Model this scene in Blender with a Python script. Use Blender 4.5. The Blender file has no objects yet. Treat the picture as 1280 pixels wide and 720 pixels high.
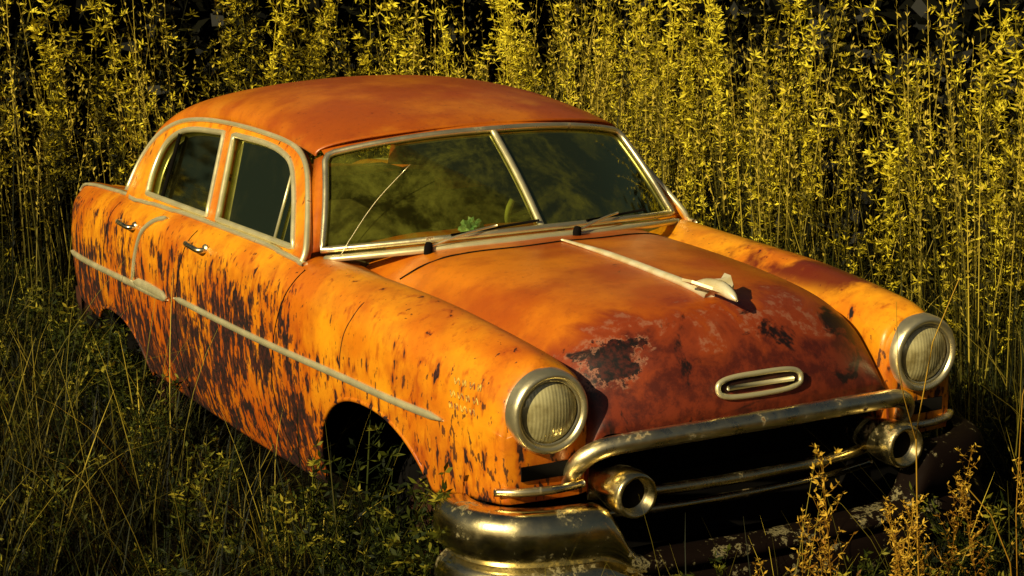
import bpy, math, numpy as np
from mathutils import Vector, Matrix
from mathutils.geometry import tessellate_polygon
rng=np.random.default_rng(7)
scene=bpy.context.scene
COL=scene.collection

# ------------------------------------------------------------------ helpers
def pch(xs,ys,x):
    xs=np.array(xs,float);ys=np.array(ys,float);x=np.atleast_1d(np.array(x,float))
    h=np.diff(xs);d=np.diff(ys)/h
    m=np.zeros(len(xs));m[0]=d[0];m[-1]=d[-1]
    for i in range(1,len(xs)-1):
        if d[i-1]*d[i]>0:
            w1=2*h[i]+h[i-1];w2=h[i]+2*h[i-1]
            m[i]=(w1+w2)/(w1/d[i-1]+w2/d[i])
    k=np.clip(np.searchsorted(xs,x)-1,0,len(h)-1)
    t=np.clip((x-xs[k])/h[k],0,1)
    return (2*t**3-3*t**2+1)*ys[k]+(t**3-2*t**2+t)*h[k]*m[k]+(-2*t**3+3*t**2)*ys[k+1]+(t**3-t**2)*h[k]*m[k+1]
def cr(P,t):
    P=np.array(P,float);n=len(P)
    Q=np.vstack([2*P[0]-P[1],P,2*P[-1]-P[-2]])
    t=np.atleast_1d(t);i=np.clip(t.astype(int),0,n-2);f=(t-i)[:,None]
    a,b,c,d=Q[i],Q[i+1],Q[i+2],Q[i+3]
    return .5*((2*b)+(-a+c)*f+(2*a-5*b+4*c-d)*f**2+(-a+3*b-3*c+d)*f**3)
def crn(P,n): return cr(P,np.linspace(0,len(P)-1,n))

def empty(name,loc=(0,0,0)):
    o=bpy.data.objects.new(name,None);COL.objects.link(o);o.location=loc;return o
car=empty('abandoned_car')
def mesh_obj(name,verts,faces,mat,parent=car,smooth=True,mirror=False,solid=0,off=-1,bevel=0):
    me=bpy.data.meshes.new(name)
    me.from_pydata([tuple(map(float,v)) for v in verts],[],[tuple(map(int,f)) for f in faces])
    me.validate();me.update()
    if smooth:
        me.polygons.foreach_set('use_smooth',[True]*len(me.polygons))
    me.materials.append(mat)
    o=bpy.data.objects.new(name,me);COL.objects.link(o)
    if parent: o.parent=parent
    if mirror:
        m=o.modifiers.new('m','MIRROR');m.use_axis=(False,True,False);m.merge_threshold=1e-4
    if solid:
        m=o.modifiers.new('s','SOLIDIFY');m.thickness=solid;m.offset=off
    if bevel:
        m=o.modifiers.new('b','BEVEL');m.width=bevel;m.segments=3;m.limit_method='ANGLE'
    return o
def grid_faces(nu,nv,closev=False):
    F=[]
    for i in range(nu-1):
        for j in range(nv if closev else nv-1):
            j2=(j+1)%nv
            F.append((i*nv+j,i*nv+j2,(i+1)*nv+j2,(i+1)*nv+j))
    return F
def tube(name,pts,r,mat,n=10,parent=car,mirror=False,prof=None,up=(0,0,1),closed=False,cap=True,res=None):
    P=np.array(pts,float)
    if res: P=crn(P,res)
    m=len(P)
    T=np.gradient(P,axis=0)
    if closed: T=(np.roll(P,-1,0)-np.roll(P,1,0))
    T/=np.linalg.norm(T,axis=1)[:,None]+1e-12
    upv=np.array(up,float)
    if prof is None:
        a=np.linspace(0,2*np.pi,n,endpoint=False);prof=np.c_[np.cos(a),np.sin(a)]
    else: prof=np.array(prof,float)
    rr=np.ones(m)*np.array(r,float) if np.ndim(r)==0 else np.interp(np.linspace(0,1,m),np.linspace(0,1,len(r)),r)
    V=[]
    for i in range(m):
        s=np.cross(T[i],upv);s/=np.linalg.norm(s)+1e-9;u=np.cross(s,T[i])
        for (a,b) in prof: V.append(P[i]+rr[i]*(a*s+b*u))
    k=len(prof)
    F=grid_faces(m,k,True)
    if closed:
        F+=[((m-1)*k+j,(m-1)*k+(j+1)%k,(j+1)%k,j) for j in range(k)]
    elif cap:
        F.append(tuple(range(k)));F.append(tuple((m-1)*k+j for j in reversed(range(k))))
    return mesh_obj(name,V,F,mat,parent,mirror=mirror)
def lathe(name,prof,axis_o,axis_d,mat,n=40,parent=car,mirror=False):
    d=np.array(axis_d,float);d/=np.linalg.norm(d)
    a=np.cross(d,[0,0,1.]);a=a/np.linalg.norm(a) if np.linalg.norm(a)>.1 else np.array([1.,0,0]);b=np.cross(d,a)
    V=[];o=np.array(axis_o,float)
    for (r,h) in prof:
        for k in range(n):
            t=2*np.pi*k/n;V.append(o+h*d+r*(np.cos(t)*a+np.sin(t)*b))
    return mesh_obj(name,V,grid_faces(len(prof),n,True),mat,parent,mirror=mirror)
def box(name,lo,hi,mat,parent=car,bevel=0,mirror=False):
    x0,y0,z0=lo;x1,y1,z1=hi
    V=[(x0,y0,z0),(x1,y0,z0),(x1,y1,z0),(x0,y1,z0),(x0,y0,z1),(x1,y0,z1),(x1,y1,z1),(x0,y1,z1)]
    F=[(0,3,2,1),(4,5,6,7),(0,1,5,4),(1,2,6,5),(2,3,7,6),(3,0,4,7)]
    return mesh_obj(name,V,F,mat,parent,smooth=False,bevel=bevel,mirror=mirror)

# ------------------------------------------------------------------ materials
class NT:
    def __init__(s,name):
        s.m=bpy.data.materials.new(name);s.m.use_nodes=True;s.t=s.m.node_tree;s.N=s.t.nodes;s.L=s.t.links
        s.b=s.N['Principled BSDF'];s.out=s.N['Material Output'];s.tc=s.N.new('ShaderNodeTexCoord')
    def put(s,sock,v):
        if isinstance(v,bpy.types.NodeSocket): s.L.new(v,sock)
        else: sock.default_value=v
    def noise(s,scale,detail=4,rough=.55,map=(1,1,1),loc=(0,0,0),dist=0):
        mp=s.N.new('ShaderNodeMapping');mp.inputs['Scale'].default_value=map;mp.inputs['Location'].default_value=loc
        s.L.new(s.tc.outputs['Object'],mp.inputs[0])
        n=s.N.new('ShaderNodeTexNoise');n.inputs['Scale'].default_value=scale;n.inputs['Detail'].default_value=detail
        n.inputs['Roughness'].default_value=rough;n.inputs['Distortion'].default_value=dist
        s.L.new(mp.outputs[0],n.inputs['Vector']);return n.outputs['Fac']
    def ss(s,x,a,b,lo=0,hi=1):
        n=s.N.new('ShaderNodeMapRange');n.interpolation_type='SMOOTHSTEP'
        s.put(n.inputs[0],x);
        if a<b:
            n.inputs[1].default_value=a;n.inputs[2].default_value=b;n.inputs[3].default_value=lo;n.inputs[4].default_value=hi
        else:
            n.inputs[1].default_value=b;n.inputs[2].default_value=a;n.inputs[3].default_value=hi;n.inputs[4].default_value=lo
        return n.outputs[0]
    def ma(s,op,a,b=0.):
        n=s.N.new('ShaderNodeMath');n.operation=op;s.put(n.inputs[0],a);s.put(n.inputs[1],b);return n.outputs[0]
    def mix(s,f,a,b):
        n=s.N.new('ShaderNodeMix');n.data_type='RGBA';s.put(n.inputs[0],f);
        s.put(n.inputs[6],a if isinstance(a,bpy.types.NodeSocket) else (*a,1));s.put(n.inputs[7],b if isinstance(b,bpy.types.NodeSocket) else (*b,1));return n.outputs[2]
    def xyz(s):
        n=s.N.new('ShaderNodeSeparateXYZ');s.L.new(s.tc.outputs['Object'],n.inputs[0]);return n.outputs
    def bump(s,h,st=.3,d=.01):
        n=s.N.new('ShaderNodeBump');n.inputs['Strength'].default_value=st;n.inputs['Distance'].default_value=d
        s.L.new(h,n.inputs['Height']);s.L.new(n.outputs[0],s.b.inputs['Normal'])
    def set(s,**k):
        for a,v in k.items():
            s.put(s.b.inputs[a.replace('_',' ')],v if not(isinstance(v,tuple)) else (*v,1))

def paint(name,kind):
    n=NT(name);x,y,z=n.xyz()
    big=n.noise(2.2,5);med=n.noise(7,6);fine=n.noise(45,5,.7)
    if kind=='side': A,B=(.84,.34,.010),(.60,.155,.006)
    elif kind=='roof': A,B=(.62,.180,.007),(.40,.080,.005)
    else: A,B=(.66,.195,.007),(.42,.085,.005)
    c=n.mix(n.ss(big,.38,.62),A,B)
    c=n.mix(n.ma('MULTIPLY',n.ss(med,.45,.7),.45),c,(.33,.055,.006))
    c=n.mix(n.ma('MULTIPLY',n.ss(fine,.5,.75),.35),c,(.20,.042,.006))
    rough=n.ma('ADD',.22,n.ma('MULTIPLY',med,.24))
    hgt=n.ma('ADD',n.ma('MULTIPLY',fine,.5),med)
    if kind=='side':
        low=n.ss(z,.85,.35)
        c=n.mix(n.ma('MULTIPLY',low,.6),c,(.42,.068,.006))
        s1=n.noise(1,3,.55,map=(21,21,8.5),dist=.2)
        s2=n.noise(1,3,.55,map=(44,44,20),loc=(3,1,2),dist=.2)
        s3=n.noise(1,3,.5,map=(2.6,2.6,2.4),loc=(5,5,0))
        reg=n.ma('MULTIPLY',n.ss(x,1.15,.55,0,1),n.ss(z,1.03,.90))
        reg=n.ma('ADD',reg,n.ma('MULTIPLY',n.ss(x,.5,1.2),n.ma('MULTIPLY',n.ss(z,.95,.8),.50)))
        reg=n.ma('MULTIPLY',reg,n.ss(s3,.34,.54,.5,1))
        lowb=n.ma('MULTIPLY',n.ss(z,.95,.3),.12)
        ex=n.ma('ADD',n.ma('MULTIPLY',reg,.155),n.ma('MULTIPLY',lowb,reg))
        t=n.ma('ADD',s1,ex)
        spots=n.ss(t,.685,.730)
        t2=n.ma('ADD',s2,n.ma('MULTIPLY',ex,.9))
        sp2=n.ss(t2,.680,.725)
        halo=n.ss(t,.57,.70)
        c=n.mix(n.ma('MULTIPLY',halo,.55),c,(.34,.050,.006))
        sp=n.ma('MAXIMUM',spots,n.ma('MULTIPLY',sp2,.85))
        c=n.mix(sp,c,n.mix(n.ss(fine,.4,.7),(.008,.003,.003),(.065,.012,.005)))
        f2=n.ma('MULTIPLY',n.ma('MULTIPLY',n.ss(y,.3,.5),n.ss(x,.9,1.3)),n.ma('MULTIPLY',n.ss(x,2.1,1.85),n.ss(z,.93,1.0)))
        f2=n.ma('MULTIPLY',f2,n.ss(n.noise(3.5,6,.6,loc=(2,8,1)),.40,.54,0,.95))
        c=n.mix(f2,c,(.12,.012,.006))
        rough=n.ma('ADD',rough,n.ma('MULTIPLY',sp,.35))
        hgt=n.ma('SUBTRACT',hgt,n.ma('MULTIPLY',sp,.35))
    if kind=='hood':
        pn=n.noise(3.2,7,.62,loc=(1,2,0),dist=.5)
        fr=n.ma('ADD',n.ss(x,1.72,2.18,0,.42),n.ss(z,.98,.80,0,.18))
        t=n.ma('ADD',pn,fr)
        c=n.mix(n.ss(t,.70,.86,0,.92),c,(.24,.034,.008))
        pale=n.ma('MULTIPLY',n.ss(t,.82,.845),n.ss(t,.90,.87))
        c=n.mix(n.ma('MULTIPLY',pale,n.ss(n.noise(30,5,.7),.46,.60,0,.5)),c,(.36,.17,.10))
        c=n.mix(n.ss(t,.87,1.0,0,.88),c,n.mix(n.ss(n.noise(16,6,.7),.38,.62),(.050,.007,.005),(.17,.025,.008)))
        pn2=n.noise(5,6,.65,loc=(7,1,4),dist=.7)
        c=n.mix(n.ss(n.ma('ADD',pn2,n.ss(x,1.85,2.15,0,.12)),.66,.74),c,(.012,.005,.004))
        dx=n.ma('SUBTRACT',x,2.11);dy=n.ma('MULTIPLY',n.ma('ADD',y,.43),.8);dz=n.ma('SUBTRACT',z,.92)
        rr=n.ma('SQRT',n.ma('ADD',n.ma('ADD',n.ma('MULTIPLY',dx,dx),n.ma('MULTIPLY',dy,dy)),n.ma('MULTIPLY',dz,dz)))
        pe=n.ma('ADD',n.ma('MULTIPLY',rr,-3.6),n.noise(11,8,.75,loc=(3,3,3)))
        c=n.mix(n.ma('MULTIPLY',n.ss(pe,.16,.21),n.ss(n.noise(30,4,.7,loc=(1,1,1)),.42,.55,0,.7)),c,(.34,.15,.09));c=n.mix(n.ss(pe,.215,.25),c,n.mix(n.ss(fine,.4,.65),(.005,.003,.003),(.06,.010,.006)))
        rough=n.ma('ADD',rough,n.ss(t,.8,.9,0,.12))
    if kind=='roof':
        c=n.mix(n.ss(n.noise(3,6,.6,loc=(2,2,2)),.55,.75,0,.5),c,(.70,.27,.015))
        c=n.mix(n.ss(n.noise(38,4,.7,loc=(4,2,2)),.62,.72,0,.7),c,(.10,.02,.006))
    n.set(Base_Color=c,Roughness=rough,Specular_IOR_Level=.42)
    n.bump(hgt,.25,.006)
    b1=[k for k in n.N if k.bl_idname=='ShaderNodeBump'][0]
    b2=n.N.new('ShaderNodeBump');b2.inputs['Strength'].default_value=.35;b2.inputs['Distance'].default_value=.03
    n.L.new(n.noise(2.6,2,.5,loc=(9,4,2)),b2.inputs['Height']);n.L.new(b2.outputs[0],b1.inputs['Normal'])
    return n.m
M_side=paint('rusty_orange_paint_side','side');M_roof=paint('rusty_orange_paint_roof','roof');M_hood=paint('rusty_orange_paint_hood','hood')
def chrome(name,base=(.90,.77,.44),r0=.2,r1=.42,rust=.62,metal=1.,shade_centre=False):
    n=NT(name);a=n.noise(9,6,.65);f=n.noise(60,4,.7)
    t=n.ma('ADD',n.ma('MULTIPLY',a,.7),n.ma('MULTIPLY',f,.3))
    if shade_centre:
        x,y,z=n.xyz();t=n.ma('ADD',t,n.ss(y,-.60,-.44,0,.19))  # shade painted near-black over the bumper's middle and far end
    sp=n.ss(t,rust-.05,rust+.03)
    n.set(Base_Color=n.mix(sp,base,(.006,.003,.002) if shade_centre else (.16,.07,.02)),Metallic=n.ma('SUBTRACT',metal,n.ma('MULTIPLY',sp,metal*(1. if shade_centre else .85))),Roughness=n.ma('ADD',n.ss(a,.3,.7,r0,r1),n.ma('MULTIPLY',sp,.5 if shade_centre else .4)))
    if shade_centre: n.set(Specular_IOR_Level=.06)
    n.bump(n.ma('ADD',a,n.ma('MULTIPLY',f,.2)),.15,.008)
    return n.m
M_chrome=chrome('aged_chrome');M_trim=chrome('trim_chrome',(.95,.84,.50),.24,.42,.65,.9);M_gold=chrome('tarnished_chrome',(.74,.62,.30),.14,.36,.62)
M_frame=chrome('weathered_bright_trim',(.84,.76,.44),.30,.5,.64,.66)
M_bump=chrome('tarnished_bumper_painted_shade',(.80,.68,.34),.12,.32,.61,1.,True)  # tarnish specks plus painted shade beyond the near end
def flat(name,col,r=.7,col2=None,sc=8,metal=0.,spec=.4):
    n=NT(name);c=n.mix(n.ss(n.noise(sc,5),.35,.65),col,col2 or tuple(v*.5 for v in col))
    n.set(Base_Color=c,Roughness=r,Metallic=metal,Specular_IOR_Level=spec);return n.m
M_black=flat('black_gap',(.005,.004,.003),.95,spec=.1);M_dark=flat('dark_underbody',(.005,.004,.003),.95,spec=.1)
M_rub=flat('tyre_rubber',(.006,.005,.005),.95,spec=.1);M_rust=flat('rusty_steel',(.05,.015,.007),.85,(.02,.008,.005),14,spec=.2)
M_seat=flat('seat_cloth',(.11,.09,.03),.9);M_white=flat('white_metal_strip',(.88,.80,.55),.3,(.70,.57,.30),12,.3)
M_dash=flat('dash_paint',(.16,.14,.04),.5);M_wheelp=flat('steering_plastic',(.50,.55,.18),.35,(.35,.38,.12))
M_script=flat('worn_script_paint',(.75,.52,.07),.6,(.25,.05,.015),60)
M_glint=flat('teal_glint_colour',(.40,.66,.50),.4,(.15,.35,.25),20)  # pale teal colour standing in for a glint behind the windscreen
def glass(name,dirt,tint,dcol,sc=2.5):
    n=NT(name);N=n.N;L=n.L
    tr=N.new('ShaderNodeBsdfTransparent');tr.inputs[0].default_value=(*tint,1)
    gl=N.new('ShaderNodeBsdfGlossy');gl.inputs['Roughness'].default_value=.05;gl.inputs[0].default_value=(.40,.42,.16,1)
    df=N.new('ShaderNodeBsdfDiffuse')
    L.new(n.mix(n.noise(3,3),dcol,tuple(v*.4 for v in dcol)),df.inputs[0])
    lw=N.new('ShaderNodeFresnel');lw.inputs[0].default_value=1.45
    m1=N.new('ShaderNodeMixShader');L.new(lw.outputs[0],m1.inputs[0]);L.new(tr.outputs[0],m1.inputs[1]);L.new(gl.outputs[0],m1.inputs[2])
    m2=N.new('ShaderNodeMixShader')
    a=n.noise(sc,6,.62,dist=1.0);b=n.noise(34,4,.7)
    L.new(n.ma('MULTIPLY',n.ss(n.ma('ADD',n.ma('MULTIPLY',a,.8),n.ma('MULTIPLY',b,.2)),.42,.66,.10,1),dirt),m2.inputs[0])
    L.new(m1.outputs[0],m2.inputs[1]);L.new(df.outputs[0],m2.inputs[2]);L.new(m2.outputs[0],n.out.inputs[0]);return n.m
M_glass=glass('dirty_glow_windscreen_glass',.55,(.80,.84,.46),(.20,.205,.028),3.2)  # dirt film, made heavier and greener to paint glow into the pane
M_sglass=glass('side_window_glass',.14,(.6,.64,.40),(.12,.11,.03))
def lens():
    n=NT('headlamp_glass');w=n.N.new('ShaderNodeTexWave');w.inputs['Scale'].default_value=28;w.bands_direction='Y'
    n.L.new(n.tc.outputs['Object'],w.inputs['Vector'])
    c=n.mix(n.ss(n.noise(11,4),.35,.7),(.72,.64,.32),(.26,.20,.07))
    n.set(Base_Color=c,Roughness=.12,Metallic=.3,Specular_IOR_Level=.8);n.bump(w.outputs['Fac'],.12,.006);return n.m
M_lens=lens()

# ------------------------------------------------------------------ car body side (fender, doors, quarter)
XS=[-2.42,-2.36,-2.2,-1.8,-1.4,-1.0,-.4,.2,.6,.9,1.2,1.5,1.8,2.0,2.1,2.15,2.175]
ZT=[.93,.985,1.005,1.025,1.045,1.058,1.068,1.068,1.055,1.05,1.045,1.035,1.015,.995,.982,.968,.955]
YO=[.78,.83,.865,.895,.91,.92,.925,.925,.92,.915,.91,.905,.885,.865,.852,.842,.832]
YC=[.70,.73,.74,.75,.76,.765,.77,.77,.76,.74,.72,.71,.705,.70,.70,.70,.70]
YI=[.60]*8+[.60,.60,.595,.585,.575,.565,.558,.556,.56]
ZI=[.90,.95,.97,.99,1.01,1.03,1.05,1.04,1.01,.985,.965,.945,.92,.895,.88,.87,.86]
ZS=[.47,.45,.44,.40,.36,.30,.28,.27,.27,.27,.27,.30,.50,.53,.54,.545,.55]
def secpts(x):
    g=lambda A: float(pch(XS,A,x)[0])
    zt,yo,yc,yi,zi=g(ZT),g(YO),g(YC),g(YI),g(ZI)
    zs=g(ZS)
    shf=float(pch([-2.4,.4,1.0,2.2],[.0,.0,.02,.045],x)[0])
    zm=.74
    return np.array([(yi,zi-.28),(yi,zi-.12),(yi+.004,zi),(yi+.055,zt-.022-shf*.3),(yc,zt),(yo-.075,zt-.022-shf*.5),(yo-.022,zt-.09-shf*.6),
      (yo-.004,zt-.20),(yo,zm),(yo-.004,.60),(yo-.02,.46),(yo-.045,.34),(yo-.085,.24)]),zs
def arch(x):
    z=-1
    a,b=.86,1.82
    if a<=x<=b:
        t=(x-a)/(b-a)*2-1
        z=max(z,.24+.445*(1-abs(t)**2.4)**(1/2.2))
    a,b=-1.92,-1.08
    if a<=x<=b:
        t=(x-a)/(b-a)*2-1
        z=max(z,.24+.27*(1-abs(t)**2.4)**(1/2.2))
    return z
def section(x,N=64):
    P,zs=secpts(x)
    tt=np.linspace(0,12,400);C=cr(P,tt)
    zl=max(zs,arch(x))
    idx=np.where((tt>7.2)&(C[:,1]<zl))[0]
    te=12.
    if len(idx):
        i=idx[0];te=tt[i-1]+(tt[i]-tt[i-1])*(C[i-1,1]-zl)/(C[i-1,1]-C[i,1]+1e-9)
    n1=34
    t=np.concatenate([np.linspace(0,7.2,n1),np.linspace(7.2,te,N-n1+1)[1:]])
    return cr(P,t)
xs=set(np.round(np.linspace(-2.42,2.175,150),4))
for a,b in ((.86,1.82),(-1.92,-1.08)):
    for k in range(25):
        t=math.cos(math.pi*k/24);xs.add(round((a+b)/2+(b-a)/2*t,4))
    xs.add(a-.0015);xs.add(b+.0015)
xs=np.array(sorted(xs));NV=64
V=[]
for x in xs:
    s=section(x)
    for (yy,zz) in s: V.append((x,-yy,zz))
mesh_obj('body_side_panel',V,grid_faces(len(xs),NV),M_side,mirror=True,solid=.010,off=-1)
def ysurf(x,z):
    P,_=secpts(x);C=cr(P,np.linspace(5,12,300));i=np.argmin(abs(C[:,1]-z));return -C[i,0]
def cap(xx,ring_x,name):
    s=section(xx);L=[(-a,b) for a,b in s]
    e=L[-1];st=L[0]
    for k in range(1,9): L.append((e[0]+(st[0]-e[0])*k/9,e[1]+(.545-e[1])*min(1,k/4)))
    for k in range(1,6): L.append((st[0],.545+(st[1]-.545)*k/6))
    V=[];n=len(L);rows=5
    for r in range(rows):
        f=r/(rows-1)
        for (yy,zz) in L:
            a=math.atan2(zz-.82,yy+.70);ry,rz=-.70+.118*math.cos(a),.82+.118*math.sin(a)
            V.append((xx+(ring_x-xx)*math.sin(f*math.pi/2),yy+(ry-yy)*f,zz+(rz-zz)*f))
    mesh_obj(name,V,grid_faces(rows,n,True),M_side,mirror=True)
cap(2.175,2.19,'fender_nose')
s=section(-2.42);V=[(-2.42,-a,b) for a,b in s]+[(-2.45,-.30,b) for a,b in s]
V+=[(-2.46,0,b) for a,b in s]
mesh_obj('tail_panel',V,grid_faces(3,NV),M_side,mirror=True)
for nm,a,b,h,p in (('front_arch_lip',.86,1.82,.445,0),('rear_arch_lip',-1.92,-1.08,.27,0)):
    pts=[]
    for k in range(49):
        t=-math.cos(math.pi*k/48);x=(a+b)/2+(b-a)/2*t
        zz=.24+h*(max(0,1-abs(t)**2.4))**(1/2.2)
        if nm[0]=='f' and x>1.5 and zz<.53: continue
        zz=max(zz,.29)
        pts.append((x,ysurf(x,zz)+.004,zz))
    tube(nm,pts,.009,M_side,n=8,mirror=True)

# ------------------------------------------------------------------ hood + cowl
def hood_rows():
    R=[]
    def row(xc,xe,zc,z3,z45,z53,ye=.585):
        ysn=[0,.16,.32,.44,.52,ye,ye+.01]
        zs=[zc,zc-.006,z3,z45,z53,z53-.07,z53-.18]
        return [(xc+(xe-xc)*(yy/.55)**2,yy,zz) for yy,zz in zip(ysn,zs)]
    R.append(row(.50,.50,1.09,1.085,1.075,1.06,.62))
    R.append(row(.80,.72,1.10,1.09,1.075,1.05,.615))
    R.append(row(1.10,1.05,1.10,1.088,1.07,1.035,.61))
    R.append(row(1.40,1.36,1.095,1.082,1.06,1.02,.60))
    R.append(row(1.70,1.66,1.080,1.065,1.04,.995,.59))
    R.append(row(1.95,1.90,1.060,1.04,1.01,.96,.58))
    R.append(row(2.09,2.03,1.025,1.00,.965,.915,.575))
    R.append(row(2.18,2.11,.955,.93,.895,.85,.57))
    R.append(row(2.235,2.165,.87,.85,.82,.79,.565))
    R.append(row(2.265,2.195,.79,.775,.76,.75,.56))
    R.append(row(2.268,2.20,.735,.73,.725,.72,.56))
    return np.array(R)
H=hood_rows();nu,nv=110,44
A=np.stack([crn(H[i],nv) for i in range(len(H))])
G=np.stack([crn(A[:,j],nu) for j in range(nv)],1)
V=G.reshape(-1,3)*np.array([1,-1,1])
mesh_obj('hood',V,grid_faces(nu,nv)[::1],M_hood,mirror=True)
Gf=G.reshape(-1,3)
def hood_pt_yz(y,z):
    m=Gf[:,0]>2.0;Q=Gf[m];i=np.argmin((Q[:,1]-abs(y))**2+(Q[:,2]-z)**2);return Q[i,0]
def hood_z(x,y):
    Q=Gf[Gf[:,2]>.9];i=np.argsort((Q[:,0]-x)**2+(Q[:,1]-abs(y))**2)[:3];return Q[i,2].mean()
pts=[(1.06-.12*(abs(yy)/.55)**2,yy,hood_z(1.06-.12*(abs(yy)/.55)**2,yy)+.001) for yy in np.linspace(-.58,.58,41)]
tube('hood_shut_line',pts,1,M_black,prof=[(-.006,-.002),(.006,-.002),(.006,.002),(-.006,.002)])
pts=[(x,0,hood_z(x,0)+.006) for x in np.linspace(1.06,2.0,14)]
tube('hood_strip',pts,[.35,.9,1.0,1.2],M_white,prof=[(-.018,-.006),(-.014,.005),(0,.011),(.014,.005),(.018,-.006)])
tube('hood_ornament_body',[(1.90,0,1.075),(1.98,0,1.09),(2.06,0,1.092),(2.12,0,1.078),(2.15,0,1.065)],[.008,.020,.024,.016,.004],M_white,n=12,res=16)
for sg,nm in ((-1,'hood_ornament_wing_right'),(1,'hood_ornament_wing_left')):
    V=[(2.10,sg*.010,1.083),(2.075,sg*.04,1.096),(2.01,sg*.075,1.112),(1.965,sg*.082,1.112),(1.985,sg*.055,1.10),(1.955,sg*.045,1.095),(1.98,sg*.01,1.085)]
    mesh_obj(nm,V,[(0,1,2,6),(2,3,4,6),(4,5,6)],M_white,smooth=False,solid=.009,off=0)
pts=[]
for k in range(48):
    a=2*np.pi*k/48;cy=.155*np.sign(np.cos(a))*abs(np.cos(a))**.55;cz=.032*np.sign(np.sin(a))*abs(np.sin(a))**.7
    yy,zz=cy+.01,.825+cz;pts.append((hood_pt_yz(yy,zz)+.012,yy,zz))
pts=np.array(pts);pts[:,0]=.5*(pts[:,0]+pts[:,0].mean())
tube('hood_badge_ring',pts,.009,M_frame,n=8,closed=True,up=(1,0,0))
mx=pts[:,0].mean()
V=[(mx-.004,p[1]*.97,.825+(p[2]-.825)*.9) for p in pts]
mesh_obj('hood_badge_plate',V,[tuple(range(48))],M_rust,smooth=False)
tube('hood_badge_bar',[(mx+.004,-.11,.825),(mx+.006,.13,.825)],.008,M_frame,n=8)

# ------------------------------------------------------------------ greenhouse
def yg(z): return -(.80-(z-1.06)*.5)
roofc=[(.50,1.470),(.36,1.510),(.02,1.560),(-.35,1.578),(-.75,1.565),(-1.1,1.515),(-1.33,1.445),(-1.50,1.36)]
roofe=[(.37,.645,1.385),(.17,.64,1.41),(-.14,.632,1.43),(-.55,.632,1.435),(-.90,.638,1.42),(-1.17,.655,1.38),(-1.35,.69,1.30),(-1.44,.735,1.19)]
n=60;C=crn(roofc,n);E=crn(roofe,n);nv=40
V=[]
for i in range(n):
    for j in range(nv):
        a=math.pi/2*j/(nv-1)
        sn=math.sin(a);cs=math.cos(a)
        V.append((C[i,0]+(E[i,0]-C[i,0])*sn**3,-E[i,1]*sn,E[i,2]+(C[i,1]-E[i,2])*max(cs,0)**.85))
mesh_obj('roof',V,grid_faces(n,nv),M_roof,mirror=True,solid=.006,off=-1)
V=[];n=20
for i in range(n):
    f=i/(n-1)
    side=cr([(-1.44,.735,1.19),(-1.46,.775,1.11),(-1.47,.80,1.03)],np.array([2*f]))[0]
    win=cr([(-1.50,.50,1.29),(-1.62,.57,1.17),(-1.74,.60,1.04)],np.array([2*f]))[0]
    for j in range(8):
        g=j/7;p=side+(win-side)*g;p=p+np.array([-.03,.03,0])*math.sin(g*math.pi);V.append((p[0],-p[1],p[2]))
mesh_obj('rear_pillar',V,grid_faces(n,8),M_roof,mirror=True,solid=.006,off=0)
V=[(-1.50,0,1.36),(-1.50,-.5,1.29),(-1.74,-.60,1.04),(-1.84,0,1.04)]
mesh_obj('rear_window',V,[(0,1,2,3)],M_sglass,mirror=True,smooth=False)
D=[[(-1.30,1.06),(-1.30,1.05)],[(-1.7,1.06),(-1.7,1.03)],[(-2.0,1.04),(-2.0,1.01)],[(-2.25,.99),(-2.25,.97)],[(-2.40,.90),(-2.40,.88)],[(-2.46,.78),(-2.45,.78)],[(-2.48,.6),(-2.46,.6)]]
V=[]
Dc=crn([d[0] for d in D],40);De=crn([d[1] for d in D],40)
for i in range(40):
    for j in range(16):
        s_=j/15;V.append((Dc[i,0]+(De[i,0]-Dc[i,0])*s_**2,-.66*s_,Dc[i,1]+(De[i,1]-Dc[i,1])*s_**2.5-.03*s_**6))
mesh_obj('trunk_lid',V,grid_faces(40,16),M_roof,mirror=True)

outl=[(-1.46,1.03),(-1.45,1.18),(-1.36,1.30),(-1.18,1.375),(-.92,1.412),(-.55,1.425),(-.14,1.42),(.15,1.402),(.33,1.345),(.47,1.235),(.61,1.09),(.62,1.03)]
O=np.vstack([crn(outl[0:12],60)])
def g3(x,z,off=0):
    return (x,yg(z)-off*.9,z+off*.1)
rwin=crn([(-1.19,1.075),(-1.235,1.17),(-1.225,1.27),(-1.13,1.335),(-.95,1.368),(-.62,1.383)],36).tolist()+[(-.60,1.384),(-.42,1.075)]
fwin=[(-.30,1.075),(-.49,1.385)]+crn([(-.47,1.386),(-.15,1.385),(.05,1.370),(.19,1.335),(.32,1.245),(.50,1.075)],36).tolist()
def panel(name,outer,holes,mat,off,solid=0):
    loops=[[Vector((p[0],p[1],0)) for p in outer]]+[[Vector((p[0],p[1],0)) for p in h] for h in holes]
    tri=tessellate_polygon(loops);pts=[v for l in loops for v in l]
    V=[g3(p.x,p.y,off) for p in pts]
    return mesh_obj(name,V,tri,mat,smooth=False,mirror=True,solid=solid,off=0)
panel('door_window_frame',O.tolist(),[rwin,fwin],M_side,0,.02)
panel('rear_door_glass',rwin,[],M_sglass,-.008);panel('front_door_glass',fwin,[],M_sglass,-.008)
def loop3(pts,off): return [g3(p[0],p[1],off) for p in pts]
def dens(pts,n=6):
    o=[];P=pts+[pts[0]]
    for a,b in zip(P[:-1],P[1:]):
        d=math.hypot(a[0]-b[0],a[1]-b[1]);k=max(1,int(d/.03))
        for i in range(k): o.append((a[0]+(b[0]-a[0])*i/k,a[1]+(b[1]-a[1])*i/k))
    return o
for nm,w in (('rear_window_chrome',rwin),('front_window_chrome',fwin)):
    tube(nm,loop3(dens(w),.013),.013,M_frame,n=8,closed=True,mirror=True,up=(0,1,0))
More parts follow.
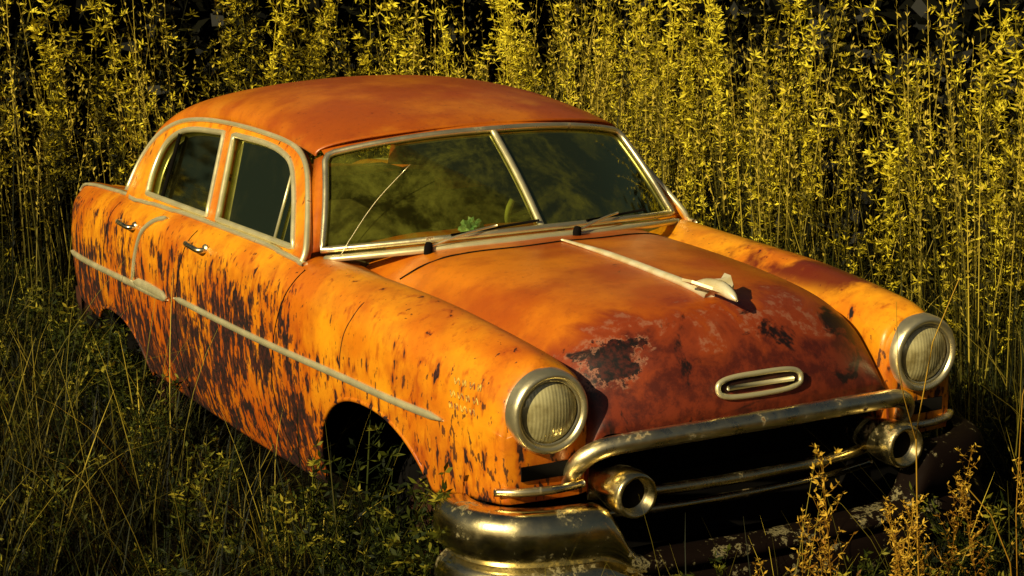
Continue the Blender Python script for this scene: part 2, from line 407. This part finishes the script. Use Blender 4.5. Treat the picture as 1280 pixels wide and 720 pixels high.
tube('drip_rail_chrome',loop3(O[1:-1].tolist(),.016),.012,M_frame,n=8,mirror=True,up=(0,1,0))
tube('vent_window_bar',loop3([(.30,1.08),(.21,1.325)],.010),.006,M_frame,n=8,mirror=True,up=(0,1,0))
tube('rear_quarter_bar',loop3([(-1.00,1.08),(-1.10,1.34)],.012),.009,M_black,n=8,mirror=True,up=(0,1,0))

def wtop(y): s=y/.63;return np.array([.53-.13*s*s,y,1.452-.062*abs(s)**2.4])
def wbot(y): s=y/.75;return np.array([.905-.295*abs(s)**2.2,y,1.125-.05*s*s])
nn=24;mm=14
def wpt(s,f):
    b=wbot(s*.745);t=wtop(s*.63);p=b+(t-b)*f;p[0]+=.018*math.sin(f*math.pi);return p
for nm,s0,s1 in (('windshield_glass_right',-1,-.008),('windshield_glass_left',.008,1)):
    V=[wpt(s0+(s1-s0)*i/(nn-1),j/(mm-1)) for i in range(nn) for j in range(mm)]
    mesh_obj(nm,V,grid_faces(nn,mm),M_glass)
fr=[wpt(s_,0) for s_ in np.linspace(-1,1,50)]+[wpt(1,f) for f in np.linspace(.05,.93,20)]+[wpt(.985,.985)]+[wpt(s_,1) for s_ in np.linspace(.95,-.95,50)]+[wpt(-.985,.985)]+[wpt(-1,f) for f in np.linspace(.93,.05,20)]
fr=[p+np.array([.012,0,.004]) for p in fr]
tube('windshield_chrome_frame',fr,.013,M_trim,n=8,closed=True,up=(1,0,.3))
tube('windshield_centre_bar',[wpt(0,f)+np.array([.012,0,.006]) for f in np.linspace(0,1,12)],1,M_frame,prof=[(-.013,-.006),(-.010,.004),(.010,.004),(.013,-.006)],up=(1,0,.3))
tube('windshield_base_trim',[wpt(s_,0)+np.array([.035,0,-.022]) for s_ in np.linspace(-1,1,60)],1,M_frame,prof=[(-.018,-.012),(-.014,.010),(.016,.006),(.02,-.012)])
V=[]
for s_ in np.linspace(-1,1,41):
    t=wpt(s_,1);V+= [t+np.array([.006,0,.002]),t+np.array([-.03,0,.022])]
mesh_obj('windshield_header',V,grid_faces(41,2),M_roof)
V=[]
for f in np.linspace(0,1,14):
    p=wpt(-1,f);q=np.array(g3(*np.array([.60+(.35-.60)*f,1.07+(1.37-1.07)*f])))
    V+=[p+np.array([.0,0,0]),.5*(p+q)+np.array([.008,-.006,0]),q]
mesh_obj('front_pillar',V,grid_faces(14,3),M_roof,mirror=True,solid=.008,off=0)
def wip(nm,ya,yb,dz=.03):
    A_=wpt(ya/.745,.0)+np.array([.06,0,-.012]);B_=wpt(yb/.745,.07)+np.array([.03,0,.008])
    tube(nm+'_arm',[A_,.5*(A_+B_)+np.array([.02,0,.012]),B_],.0045,M_trim,n=6,res=8)
    tube(nm+'_blade',[wpt((yb-.17)/.745,.03)+np.array([.03,0,.006]),wpt((yb+.17)/.745,.08)+np.array([.03,0,.006])],.005,M_black,n=6)
    lathe(nm+'_pivot',[(0,.018),(.012,.016),(.016,.0),(.016,-.03)],A_,(0.2,0,1),M_black,n=14)
wip('wiper_right',-.44,-.18);wip('wiper_left',.12,.36)
tube('radio_antenna',[(.70,-.71,1.06),(.70,-.66,1.13),(.70,-.56,1.25),(.72,-.43,1.375)],.0014,M_trim,n=6,res=14)
tube('mirror_stem',[(.50,0,1.43),(.45,0,1.40)],.006,M_trim,n=6)
box('rear_view_mirror',(.43,-.10,1.375),(.445,.10,1.42),M_dash,bevel=.006)
box('dashboard',(.40,-.70,.90),(.66,.70,1.065),M_dash,bevel=.03)
V=[]
for i in range(12):
    for j in range(16):
        th=math.pi*i/11;ph=2*math.pi*j/16;r_=.030*(1+.45*math.sin(3*ph+2*th)*math.sin(5*th+ph))
        V.append((.66+r_*.8*math.sin(th)*math.cos(ph),-.16+r_*1.5*math.sin(th)*math.sin(ph),1.10+r_*1.3*math.cos(th)))
mesh_obj('teal_glint_lump',V,grid_faces(12,16,True),M_glint,smooth=False)  # added lump, coloured to stand in for a teal glint
box('front_seat_back',(-.42,-.62,.50),(-.26,.62,1.10),M_seat,bevel=.05)
box('front_seat_cushion',(-.30,-.62,.45),(.22,.62,.62),M_seat,bevel=.05)
box('rear_seat_back',(-1.38,-.62,.50),(-1.2,.62,1.06),M_seat,bevel=.05)
box('parcel_shelf',(-1.85,-.62,1.02),(-1.36,.62,1.035),M_seat)
box('floor_pan',(-2.3,-.80,.30),(.80,.80,.34),M_dark)
box('engine_bay_floor',(.80,-.50,.30),(1.90,.50,.34),M_dark)
box('firewall',(.62,-.60,.34),(.66,.60,1.0),M_dark)
a=np.linspace(0,2*np.pi,40,endpoint=False)
cw=np.array([.40,.34,1.13]);ax=np.array([-.80,0,.60]);e1=np.array([0,1,0]);e2=np.cross(ax,e1)
tube('steering_wheel_rim',[cw+.20*(math.cos(t)*e1+math.sin(t)*e2) for t in a],.012,M_wheelp,n=8,closed=True,up=tuple(ax))
for k,t in enumerate((0.3,math.pi-.3,-math.pi/2)):
    tube('steering_wheel_spoke_%d'%k,[cw,cw+.2*(math.cos(t)*e1+math.sin(t)*e2)],.008,M_wheelp,n=6)
tube('steering_column',[cw,cw-ax*.35],.02,M_wheelp,n=10)

# ------------------------------------------------------------------ side mouldings and door cuts
def side_path(xz,n=60):
    P=crn(xz,n);return [(p[0],ysurf(p[0],p[1]),p[1]) for p in P]
def ribbon(name,xz,w,h,mat,n=60,mirror=True):
    P=np.array(side_path(xz,n))
    T=np.gradient(P,axis=0);T/=np.linalg.norm(T,axis=1)[:,None]
    V=[]
    for i in range(n):
        x_,y_,z_=P[i];nz=np.array([0,-1,(ysurf(x_,z_+.012)-ysurf(x_,z_-.012))/.024])
        nz/=np.linalg.norm(nz);s_=np.cross(T[i],nz);s_/=np.linalg.norm(s_)
        ww=w*(.25+.75*min(1,i/3,(n-1-i)/3)) if w>.006 else w
        for a_,b_ in ((-1,-.3),(-.7,.75),(0,1),(.7,.75),(1,-.3)): V.append(P[i]+s_*a_*ww+nz*b_*h)
    return mesh_obj(name,V,grid_faces(n,5,True)+[(0,1,2,3,4),tuple(reversed([(n-1)*5+j for j in range(5)]))],mat,mirror=mirror)
ribbon('side_moulding_front',[(-.52,.735),(0,.733),(.6,.735),(1.2,.742),(1.86,.745)],.015,.010,M_frame,110)
ribbon('side_moulding_rear',[(-2.32,.665),(-1.8,.68),(-1.2,.697),(-.68,.705)],.017,.012,M_frame,60)
ribbon('side_moulding_rear_tip',[(-1.08,.715),(-.85,.72),(-.62,.712)],.026,.013,M_frame,24)
ribbon('side_moulding_kick',[(-.74,1.03),(-.86,1.005),(-.97,.945),(-1.04,.85),(-1.10,.715)],.013,.014,M_frame,40)
ribbon('door_cut_front',[(.70,1.03),(.68,.98),(.60,.85),(.54,.70),(.52,.58),(.56,.42),(.66,.31)],.0035,.0015,M_black,60)
ribbon('door_cut_middle',[(-.36,1.03),(-.41,.96),(-.49,.80),(-.53,.68),(-.54,.50),(-.53,.31)],.0035,.0015,M_black,60)
ribbon('door_cut_rear',[(-1.46,1.01),(-1.50,.95),(-1.57,.80),(-1.60,.70),(-1.55,.60)],.0035,.0015,M_black,40)
ribbon('fender_seam',[(1.22,1.00),(1.20,.95),(1.16,.88),(1.14,.80)],.003,.001,M_rust,20)
k=0
for zz,row in ((.875,[(1.90,.035),(1.945,.02),(1.98,.03),(2.02,.02)]),(.835,[(1.89,.03),(1.93,.035),(1.975,.02),(2.01,.03)]),(.80,[(1.89,.02),(1.92,.02),(1.95,.04),(2.0,.03)])):
    for (x0,l) in row:
        ribbon('fender_script_%d'%k,[(x0,zz+.010),(x0+l*.35,zz-.008),(x0+l*.6,zz+.010),(x0+l,zz-.008)],.0035,.0018,M_script,10,False);k+=1
pts=[]
for x in np.linspace(-2.36,.66,90):
    P,_=secpts(x);C=cr(P,np.linspace(0,12,200))
    yy=float(pch([-2.4,-1.5,-1.3,.7],[.765,.80,.825,.825],x)[0])
    cand=C[(np.linspace(0,12,200)>4)];i=np.argmin(abs(cand[:,0]-yy)+(cand[:,1]<.9)*9);pts.append((x,-cand[i,0],cand[i,1]+.004))
tube('belt_moulding',pts,1,M_frame,prof=[(-.012,-.006),(-.009,.007),(.009,.007),(.014,-.006)],mirror=True)
def handle(nm,x,z):
    y=ysurf(x,z)
    tube(nm,[(x-.085,y-.012,z+.004),(x-.07,y-.034,z+.004),(x+.02,y-.038,z),(x+.075,y-.032,z-.004),(x+.085,y+.004,z-.004)],[.006,.010,.011,.011,.012],M_chrome,n=10,mirror=True,res=20)
    lathe(nm+'_base',[(0,.012),(.018,.010),(.022,0)],(x+.075,y,z-.003),(0,-1,0),M_chrome,n=18,mirror=True)
handle('front_door_handle',-.26,.985);handle('rear_door_handle',-1.17,.955)

# ------------------------------------------------------------------ front end
HX,HY,HZ=2.19,-.70,.82
lathe('headlamp_bezel',[(.100,.008),(.104,.026),(.114,.034),(.124,.026),(.129,.008),(.130,-.02)],(HX,HY,HZ),(1,0,-.04),M_trim,n=56,mirror=True)
lathe('headlamp_lens',[(.0005,.040),(.03,.038),(.06,.031),(.085,.020),(.101,.006),(.102,-.01)],(HX,HY,HZ),(1,0,-.04),M_lens,n=48,mirror=True)
lathe('headlamp_inner_ring',[(.094,.016),(.099,.022),(.104,.016)],(HX,HY,HZ),(1,0,-.04),M_trim,n=48,mirror=True)
tube('parking_lamp_slot',[(2.186,-.79,.640),(2.192,-.62,.640)],1,M_black,prof=[(-.012,-.022),(-.012,.022),(.006,.022),(.006,-.022)],mirror=True)
tube('parking_lamp_bar',[(2.15,-.86,.588),(2.20,-.80,.590),(2.225,-.70,.590),(2.22,-.60,.592)],.013,M_chrome,n=10,mirror=True,res=20)
gp=[(2.15,-.625,.575),(2.20,-.622,.63),(2.235,-.60,.675),(2.262,-.545,.703),(2.285,-.45,.714),(2.31,-.2,.722),(2.318,0,.724)]
gp=gp+[(a,-b,c) for a,b,c in gp[-2::-1]]
tube('grille_top_bar',gp,1,M_chrome,prof=[(.030*math.cos(t),.030*math.sin(t)) for t in np.linspace(0,2*np.pi,14,endpoint=False)],res=90)
tube('grille_centre_bar',[(2.16,-.55,.535),(2.22,-.35,.53),(2.24,0,.528),(2.22,.35,.53),(2.16,.55,.535)],.018,M_gold,n=12,res=40)
tube('grille_lower_bar',[(2.12,-.55,.455),(2.16,-.3,.45),(2.17,0,.448),(2.16,.3,.45),(2.12,.55,.455)],.014,M_gold,n=12,res=40)
lathe('grille_bullet',[(.045,-.14),(.056,-.05),(.070,.02),(.074,.07),(.070,.11),(.064,.12),(.056,.118),(.050,.08),(.0005,.07)],(2.25,-.50,.575),(1,0,-.02),M_gold,n=36,mirror=True)
lathe('grille_bullet_core',[(.0005,.082),(.050,.079)],(2.25,-.50,.575),(1,0,-.02),M_black,n=30,mirror=True)
box('radiator',(1.93,-.55,.34),(1.98,.55,.76),M_black)
box('inner_fender',(.9,-.50,.20),(2.10,-.475,.86),M_black,mirror=True)
box('front_valance',(2.02,-.78,.30),(2.06,.78,.52),M_dark)
path=[(1.99,-.925),(2.06,-.935),(2.14,-.925),(2.21,-.885),(2.27,-.81),(2.31,-.69),(2.33,-.50),(2.34,-.25),(2.343,0)]
path=path+[(a,-b) for a,b in path[-2::-1]]
P=crn(path,150);T=np.gradient(P,axis=0);T/=np.linalg.norm(T,axis=1)[:,None];Nn=np.c_[T[:,1],-T[:,0]]
prof=[(-.05,.232),(-.01,.225),(.03,.240),(.050,.275),(.054,.32),(.043,.36),(.022,.378),(.014,.387),(.024,.396),(.044,.42),(.054,.46),(.050,.505),(.030,.537),(.0,.548),(-.045,.546)]
prof=crn(prof,48)
V=[]
for i in range(len(P)):
    ay=abs(P[i,1]);k=float(pch([0,.50,.60,1.0],[.30,.32,1.0,1.0],ay)[0]);dz=float(pch([0,.45,.62,1.0],[.07,.06,0,0],ay)[0])
    for (o_,z_) in prof:
        zz=z_ if z_<.387 else .387+(z_-.387)*k
        V.append((P[i,0]+Nn[i,0]*o_,P[i,1]+Nn[i,1]*o_,zz-dz))
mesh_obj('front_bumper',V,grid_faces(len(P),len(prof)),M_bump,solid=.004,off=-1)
P2=crn([(-2.3,-.80),(-2.48,-.76),(-2.56,-.5),(-2.6,0),(-2.56,.5),(-2.48,.76),(-2.3,.80)],60)
tube('rear_bumper',[(a,b,.38) for a,b in P2],1,M_rust,prof=[(-.02,-.08),(.02,-.07),(.035,0),(.02,.07),(-.02,.08)])
for nm,wx in (('front_wheel',1.34),('rear_wheel',-1.50)):
    for sg in (-1,1):
        s2='right' if sg<0 else 'left'
        lathe(nm+'_tyre_'+s2,[(.20,.07),(.24,.085),(.29,.08),(.315,.05),(.32,0),(.315,-.05),(.29,-.08),(.24,-.085),(.20,-.07)],(wx,sg*.60,.20),(0,sg,0),M_rub,n=44)
        lathe(nm+'_rim_'+s2,[(.205,.07),(.195,.075),(.18,.05),(.15,.03),(.09,.045),(.05,.06),(.0005,.06)],(wx,sg*.60,.20),(0,sg,0),M_rust,n=36)

# ------------------------------------------------------------------ vegetation
class Buf:
    def __init__(s): s.v=[];s.f=[];s.t=[];s.n=0
    def add(s,v,f,t): s.v.append(v);s.f.append(f+s.n);s.t.append(t);s.n+=len(v)
    def arr(s): return np.vstack(s.v),np.vstack(s.f),np.concatenate(s.t)
def leaves(b,base,d,ln,wd,tone):
    n=len(base);d=d/np.linalg.norm(d,axis=1)[:,None]
    q=rng.normal(size=(n,3));w=np.cross(d,q);w/=np.linalg.norm(w,axis=1)[:,None]+1e-9
    up=np.cross(w,d)
    v=np.empty((n,4,3));v[:,0]=base;v[:,1]=base+d*(ln*.45)[:,None]+w*(wd/2)[:,None];v[:,2]=base+d*ln[:,None]-up*(ln*.12)[:,None];v[:,3]=base+d*(ln*.45)[:,None]-w*(wd/2)[:,None]
    f=np.arange(n*4).reshape(n,4);b.add(v.reshape(-1,3),f,np.repeat(tone,4))
def strip(b,pts,w,tone0,tone1,sides=3):
    P=np.array(pts);m=len(P);w=np.linspace(w,w*.45,m) if np.ndim(w)==0 else w
    T=np.gradient(P,axis=0);T/=np.linalg.norm(T,axis=1)[:,None]+1e-9
    a=np.cross(T,[.3,.8,.1]);a/=np.linalg.norm(a,axis=1)[:,None]+1e-9;c=np.cross(T,a)
    V=np.empty((m,sides,3))
    for k in range(sides):
        t=2*math.pi*k/sides;V[:,k]=P+w[:,None]*(math.cos(t)*a+math.sin(t)*c)
    F=[]
    for i in range(m-1):
        for k in range(sides): F.append((i*sides+k,i*sides+(k+1)%sides,(i+1)*sides+(k+1)%sides,(i+1)*sides+k))
    b.add(V.reshape(-1,3),np.array(F),np.repeat(np.linspace(tone0,tone1,m),sides))
def weed(h,nb=18,leaf=.034,dense=1.,spread=.17,tbase=.45,low=.22,wr=(.22,.42),kk=(4,7),stem=.0042,grad=.6):
    b=Buf();lean=rng.normal(0,.10,2);cv=rng.normal(0,.10,2)
    S=lambda f:np.array([lean[0]*f*h+cv[0]*f*f*h,lean[1]*f*h+cv[1]*f*f*h,h*f*(1-.03*f)])
    strip(b,[S(f) for f in np.linspace(0,1,9)],stem,.25,.65)
    for i in range(nb):
        f=low+(1-low)*(i+rng.random())/nb
        p=S(f);an=rng.random()*6.283;L=spread*(1.15-f)*rng.uniform(.5,1.4)+.03
        el=rng.uniform(.5,1.2);d=np.array([math.cos(an)*math.cos(el),math.sin(an)*math.cos(el),math.sin(el)])
        q=p+d*L+np.array([0,0,.25*L])
        strip(b,[p,p+d*L*.55,q],.0017,.3,.6)
        nc=max(1,int(L/.055*dense)+1)
        for c in range(nc):
            g=(c+1)/nc;o=p+(q-p)*g
            k=rng.integers(*kk);dd=rng.normal(size=(k,3));dd[:,2]=dd[:,2]*.6+.35
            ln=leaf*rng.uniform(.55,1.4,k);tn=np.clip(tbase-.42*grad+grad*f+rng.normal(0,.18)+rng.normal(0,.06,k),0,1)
            leaves(b,np.repeat(o[None],k,0),dd,ln,ln*rng.uniform(wr[0],wr[1]),tn)
    return b.arr()
def grass_tuft(nb,hmin,hmax,rad=.07,w=.0035,droop=1.,seed=False):
    b=Buf()
    for i in range(nb):
        an=rng.random()*6.283;r=rad*math.sqrt(rng.random());L=rng.uniform(hmin,hmax);out=rng.uniform(.1,.75)*droop
        a2=an+rng.normal(0,.7);o=np.array([math.cos(an)*r,math.sin(an)*r,0])
        m=6;pts=[];
        for k in range(m):
            f=k/(m-1);pts.append(o+np.array([math.cos(a2)*out*L*f**1.7,math.sin(a2)*out*L*f**1.7,L*(f-.42*out*f**2.4)]))
        P=np.array(pts);s=np.array([-math.sin(a2),math.cos(a2),0]);ww=w*rng.uniform(.6,1.3)*np.array([1,1,.9,.7,.45,.08])
        V=np.empty((m,2,3));V[:,0]=P+s*ww[:,None];V[:,1]=P-s*ww[:,None]
        F=np.array([(2*i_,2*i_+1,2*i_+3,2*i_+2) for i_ in range(m-1)])
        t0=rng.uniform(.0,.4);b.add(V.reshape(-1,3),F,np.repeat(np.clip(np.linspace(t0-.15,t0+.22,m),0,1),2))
        if seed:
            for q in range(14):
                f=.62+.38*q/14;j=f*(m-1);i0=min(int(j),m-2);p=P[i0]+(P[i0+1]-P[i0])*(j-i0)
                dd=rng.normal(size=(2,3))*.6+(P[-1]-P[-2])/np.linalg.norm(P[-1]-P[-2])
                ln=rng.uniform(.018,.035,2);leaves(b,np.repeat(p[None],2,0),dd,ln,ln*.3,np.full(2,min(1,t0+.35)))
    return b.arr()
def scatter(name,variants,pos,scl,mat,tone=None,tilt=.06,rot=True):
    VV=[];FF=[];TT=[];n=0
    for i,(p,s) in enumerate(zip(pos,scl)):
        v,f,t=variants[rng.integers(len(variants))]
        a=rng.random()*6.283 if rot else 0.;ca,sa=math.cos(a),math.sin(a)
        tx,ty=rng.normal(0,1,2)*tilt
        R=np.array([[ca,-sa,tx],[sa,ca,ty],[-tx,-ty,1]])
        VV.append((v*s)@R.T+np.array(p));FF.append(f+n);TT.append(np.clip(t+(0 if tone is None else tone[i]),0,1));n+=len(v)
    V=np.vstack(VV).astype(np.float32);F=np.vstack(FF).astype(np.int32);T=np.concatenate(TT).astype(np.float32)
    me=bpy.data.meshes.new(name);me.vertices.add(len(V));me.vertices.foreach_set('co',V.ravel())
    me.loops.add(F.size);me.loops.foreach_set('vertex_index',F.ravel());me.polygons.add(len(F))
    me.polygons.foreach_set('loop_start',np.arange(0,F.size,4,dtype=np.int32))
    try: me.polygons.foreach_set('loop_total',np.full(len(F),4,dtype=np.int32))
    except Exception: pass
    at=me.attributes.new('tone','FLOAT','POINT');at.data.foreach_set('value',T)
    me.update(calc_edges=True);me.materials.append(mat)
    o=bpy.data.objects.new(name,me);COL.objects.link(o);print(name,len(F));return o
def foliage(name,stops,trans=.35):
    n=NT(name);at=n.N.new('ShaderNodeAttribute');at.attribute_name='tone'
    r=n.N.new('ShaderNodeValToRGB');n.L.new(at.outputs['Fac'],r.inputs[0])
    e=r.color_ramp.elements
    e[0].position=stops[0][0];e[0].color=(*stops[0][1],1);e[1].position=stops[-1][0];e[1].color=(*stops[-1][1],1)
    for p,c in stops[1:-1]:
        k=e.new(p);k.color=(*c,1)
    n.L.new(r.outputs[0],n.b.inputs['Base Color']);n.b.inputs['Roughness'].default_value=.6;n.b.inputs['Specular IOR Level'].default_value=.15
    if trans<=0: return n.m
    t=n.N.new('ShaderNodeBsdfTranslucent');n.L.new(r.outputs[0],t.inputs[0])
    m=n.N.new('ShaderNodeMixShader');m.inputs[0].default_value=trans
    n.L.new(n.b.outputs[0],m.inputs[1]);n.L.new(t.outputs[0],m.inputs[2]);n.L.new(m.outputs[0],n.out.inputs[0]);return n.m
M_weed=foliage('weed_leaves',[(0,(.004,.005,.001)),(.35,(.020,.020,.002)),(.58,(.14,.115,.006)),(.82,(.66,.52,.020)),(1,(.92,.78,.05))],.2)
M_low=foliage('low_leaves',[(0,(.003,.005,.001)),(.4,(.014,.022,.003)),(.7,(.08,.09,.008)),(1,(.38,.32,.03))],.2)
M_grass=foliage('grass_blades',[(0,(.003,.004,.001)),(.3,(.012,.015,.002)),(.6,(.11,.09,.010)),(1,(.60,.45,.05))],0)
M_thick=foliage('backdrop_painted_shade',[(0,(.001,.0013,.0006)),(1,(.004,.004,.001))],0)  # near-black leaves: shade between the weeds painted into the colour
M_dry=foliage('dry_stalks',[(0,(.06,.035,.008)),(.5,(.32,.14,.010)),(1,(.75,.48,.05))],.25)

def gz(x,y): return .03*np.sin(x*1.3+.5)*np.cos(y*1.1)+.02*np.sin(x*3.1+y*2.3)
gx=np.concatenate([[-400,-150,-60,-25],np.linspace(-12,8,90),[15,40,150,400]]);gy=np.concatenate([[-400,-150,-60,-20],np.linspace(-8,12,90),[20,50,150,400]])
V=[(x,y,float(gz(x,y))) for x in gx for y in gy]
n=NT('dark_soil');c=n.mix(n.ss(n.noise(6,8,.7),.35,.65),(.006,.0045,.002),(.012,.009,.003))
n.set(Base_Color=c,Roughness=.95,Specular_IOR_Level=.05);n.bump(n.noise(14,8,.7),.8,.05)
mesh_obj('ground',V,grid_faces(len(gx),len(gy)),n.m,parent=None)

def in_car(x,y,m=0.): return (-2.5-m<x<2.35+m) and abs(y)<.86+m
def back_d(x,y):
    return max((y-1.75) if x>-3.3 else -9, (-3.0-x)*.9+(0.0 if y>-1 else (y+1)*.8))
Wv=[weed(rng.uniform(1.4,2.1),nb=rng.integers(16,24),leaf=.038,low=.34,wr=(.16,.32),kk=(6,10),tbase=.48,grad=.95) for _ in range(18)]  # tone fade keeps darker base leaves and paints in shade low down
cam=np.array([7.0881,-3.4184]);yaw=2.6521
pos=[];scl=[];ton=[]
while len(pos)<370:
    x=rng.uniform(-8,3.5);y=rng.uniform(-4,7)
    da=math.atan2(y-cam[1],x-cam[0])-yaw
    if abs(da)>.36: continue
    d=back_d(x,y)
    if d<0 or d>1.7: continue
    cl=.5+.5*math.sin(x*2.3+1.1)*math.sin(y*2.9+x)
    if rng.random()>.15+.85*cl: continue
    left=da>.06
    s=rng.uniform(.70,1.20)*(.76+.28*min(1,d/1.0));pos.append((x,y,float(gz(x,y))));scl.append(s);ton.append(rng.normal(.0,.17)+(-.17 if left else .03))
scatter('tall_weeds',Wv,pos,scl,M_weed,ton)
pos=[];scl=[];ton=[]
for _ in range(220):
    x=rng.uniform(-8,3.4);y=rng.uniform(-4.4,-3.2)
    pos.append((x,y,float(gz(x,y))));scl.append(rng.uniform(.75,1.05));ton.append(rng.normal(-.05,.1))
scatter('offscreen_shade_weeds',Wv,pos,scl,M_weed,ton)  # unseen row added on the sun side to shade ground and sill
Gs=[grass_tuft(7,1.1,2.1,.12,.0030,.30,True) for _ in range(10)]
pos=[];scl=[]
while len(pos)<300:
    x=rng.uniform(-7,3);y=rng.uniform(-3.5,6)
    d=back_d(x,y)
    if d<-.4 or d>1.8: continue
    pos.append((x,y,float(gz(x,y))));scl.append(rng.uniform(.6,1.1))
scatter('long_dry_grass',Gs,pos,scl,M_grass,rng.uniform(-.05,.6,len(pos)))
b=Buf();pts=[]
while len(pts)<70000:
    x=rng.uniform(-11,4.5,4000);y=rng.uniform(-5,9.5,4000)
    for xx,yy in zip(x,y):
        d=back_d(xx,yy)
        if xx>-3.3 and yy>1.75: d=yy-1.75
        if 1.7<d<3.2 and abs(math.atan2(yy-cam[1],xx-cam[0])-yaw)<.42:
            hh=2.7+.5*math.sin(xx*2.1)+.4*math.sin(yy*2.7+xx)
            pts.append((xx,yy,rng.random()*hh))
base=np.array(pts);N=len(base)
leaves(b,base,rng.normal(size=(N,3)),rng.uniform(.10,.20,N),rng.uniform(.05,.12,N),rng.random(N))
scatter('dark_backdrop_shrubs',[b.arr()],[(0,0,0)],[1],M_thick,tilt=0,rot=False)  # dark backdrop added so gaps between weeds look deeply shaded
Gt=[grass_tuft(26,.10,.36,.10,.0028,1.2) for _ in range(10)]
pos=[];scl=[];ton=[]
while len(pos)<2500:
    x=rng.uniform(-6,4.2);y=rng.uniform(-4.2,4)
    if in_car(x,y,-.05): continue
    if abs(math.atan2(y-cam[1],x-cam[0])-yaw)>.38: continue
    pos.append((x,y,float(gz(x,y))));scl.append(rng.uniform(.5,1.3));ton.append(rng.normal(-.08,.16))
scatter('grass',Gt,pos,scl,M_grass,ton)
Lw=[weed(rng.uniform(.22,.42),nb=12,leaf=.024,spread=.12,tbase=.38) for _ in range(10)]
pos=[];scl=[];ton=[]
while len(pos)<1300:
    x=rng.uniform(-6,4);y=rng.uniform(-4,4)
    if in_car(x,y,-.02): continue
    if abs(math.atan2(y-cam[1],x-cam[0])-yaw)>.36: continue
    pos.append((x,y,float(gz(x,y))));scl.append(rng.uniform(.5,1.15));ton.append(rng.normal(0,.15))
for _ in range(46):
    x=rng.uniform(.95,1.85) if rng.random()<.6 else rng.uniform(-1.95,-1.0)
    pos.append((x,rng.uniform(-1.02,-.80),0.));scl.append(rng.uniform(.9,1.5));ton.append(rng.normal(0,.1))
scatter('low_undergrowth',Lw,pos,scl,M_low,ton,tilt=.2)
Bs=[grass_tuft(5,.45,1.0,.12,.0024,1.25) for _ in range(8)]
pos=[];scl=[]
for _ in range(190):
    pos.append((rng.uniform(-4,1.8),rng.uniform(-2.9,-1.05),0.));scl.append(rng.uniform(.55,1.1))
for _ in range(90):
    pos.append((rng.uniform(-.5,2.6),rng.uniform(1.2,2.2),0.));scl.append(rng.uniform(.6,1.3))
for _ in range(34):
    pos.append((rng.uniform(2.5,3.0),rng.uniform(-1.2,1.3),0.));scl.append(rng.uniform(.5,.8))
scatter('bent_grass_stems',Bs,pos,scl,M_grass,rng.uniform(.0,.55,len(pos)),tilt=.2)
Ds=[weed(1.0,nb=30,leaf=.020,spread=.10,tbase=.50,dense=1.6,low=.4,wr=(.2,.4),stem=.003) for _ in range(6)]
pos=[(3.0,-.97,0),(3.0,-.42,0),(2.95,-.20,0),(3.05,-.12,0),(2.9,.22,0),(3.1,-.02,0),(2.85,.42,0),(3.0,-.66,0),(2.8,.65,0),(3.1,-.34,0),(2.9,-.52,0),(2.95,.05,0),(2.75,.30,0)]
scl=[.60,.72,.84,.72,.58,.64,.64,.50,.62,.60,.56,.60,.70]
scatter('dry_weed_stalks',Ds,pos,scl,M_dry,rng.uniform(-.15,.2,len(pos)))
b=Buf()
strip(b,[(2.95,.10,0),(2.93,.08,.45),(2.90,.09,.8),(2.88,.16,1.05),(2.86,.27,1.22)],.0036,.6,.9)
strip(b,[(2.90,.09,.78),(2.93,.02,.92),(2.95,-.02,1.02),(2.95,-.03,1.2)],.0022,.6,.9)
strip(b,[(3.0,.42,0),(3.0,.36,.4),(2.98,.30,.55),(2.97,.20,.66)],.0035,.5,.8)
strip(b,[(2.9,.5,0),(2.9,.47,.5),(2.88,.50,.85),(2.86,.6,1.05)],.0030,.5,.8)
scatter('bare_stem',[b.arr()],[(0,0,0)],[1],M_dry,tilt=0,rot=False)

# ------------------------------------------------------------------ light, sky, camera
sd=Vector((.30,-.78,.48)).normalized()
el=math.asin(sd.z);az=math.atan2(sd.y,sd.x)
w=bpy.data.worlds.new('World');scene.world=w;w.use_nodes=True
sky=w.node_tree.nodes.new('ShaderNodeTexSky');sky.sky_type='NISHITA';sky.sun_disc=False
sky.sun_elevation=el;sky.sun_rotation=math.pi/2-az;sky.dust_density=5;sky.air_density=1
bg=w.node_tree.nodes['Background'];bg.inputs[1].default_value=.022
w.node_tree.links.new(sky.outputs[0],bg.inputs[0])
l=bpy.data.lights.new('sun','SUN');l.energy=5.0;l.angle=math.radians(.5);l.color=(1,.85,.50)
lo=bpy.data.objects.new('sun',l);COL.objects.link(lo);lo.rotation_euler=sd.to_track_quat('Z','Y').to_euler();lo.location=(0,-6,8)

c=[7.0881,-3.4184,2.2775,2.6521,-.1916,-.0207,2.4583]
f=np.array([math.cos(c[4])*math.cos(c[3]),math.cos(c[4])*math.sin(c[3]),math.sin(c[4])])
r=np.cross(f,[0,0,1]);r/=np.linalg.norm(r);u=np.cross(r,f);cc,ss_=math.cos(c[5]),math.sin(c[5])
r2=cc*r+ss_*u;u2=cc*u-ss_*r
cd=bpy.data.cameras.new('camera');cd.sensor_width=36;cd.lens=c[6]*1000/1280*36;cd.clip_end=1500
co=bpy.data.objects.new('camera',cd);COL.objects.link(co)
M=Matrix(((r2[0],u2[0],-f[0],c[0]),(r2[1],u2[1],-f[1],c[1]),(r2[2],u2[2],-f[2],c[2]),(0,0,0,1)))
co.matrix_world=M;scene.camera=co
scene.view_settings.view_transform='Standard'
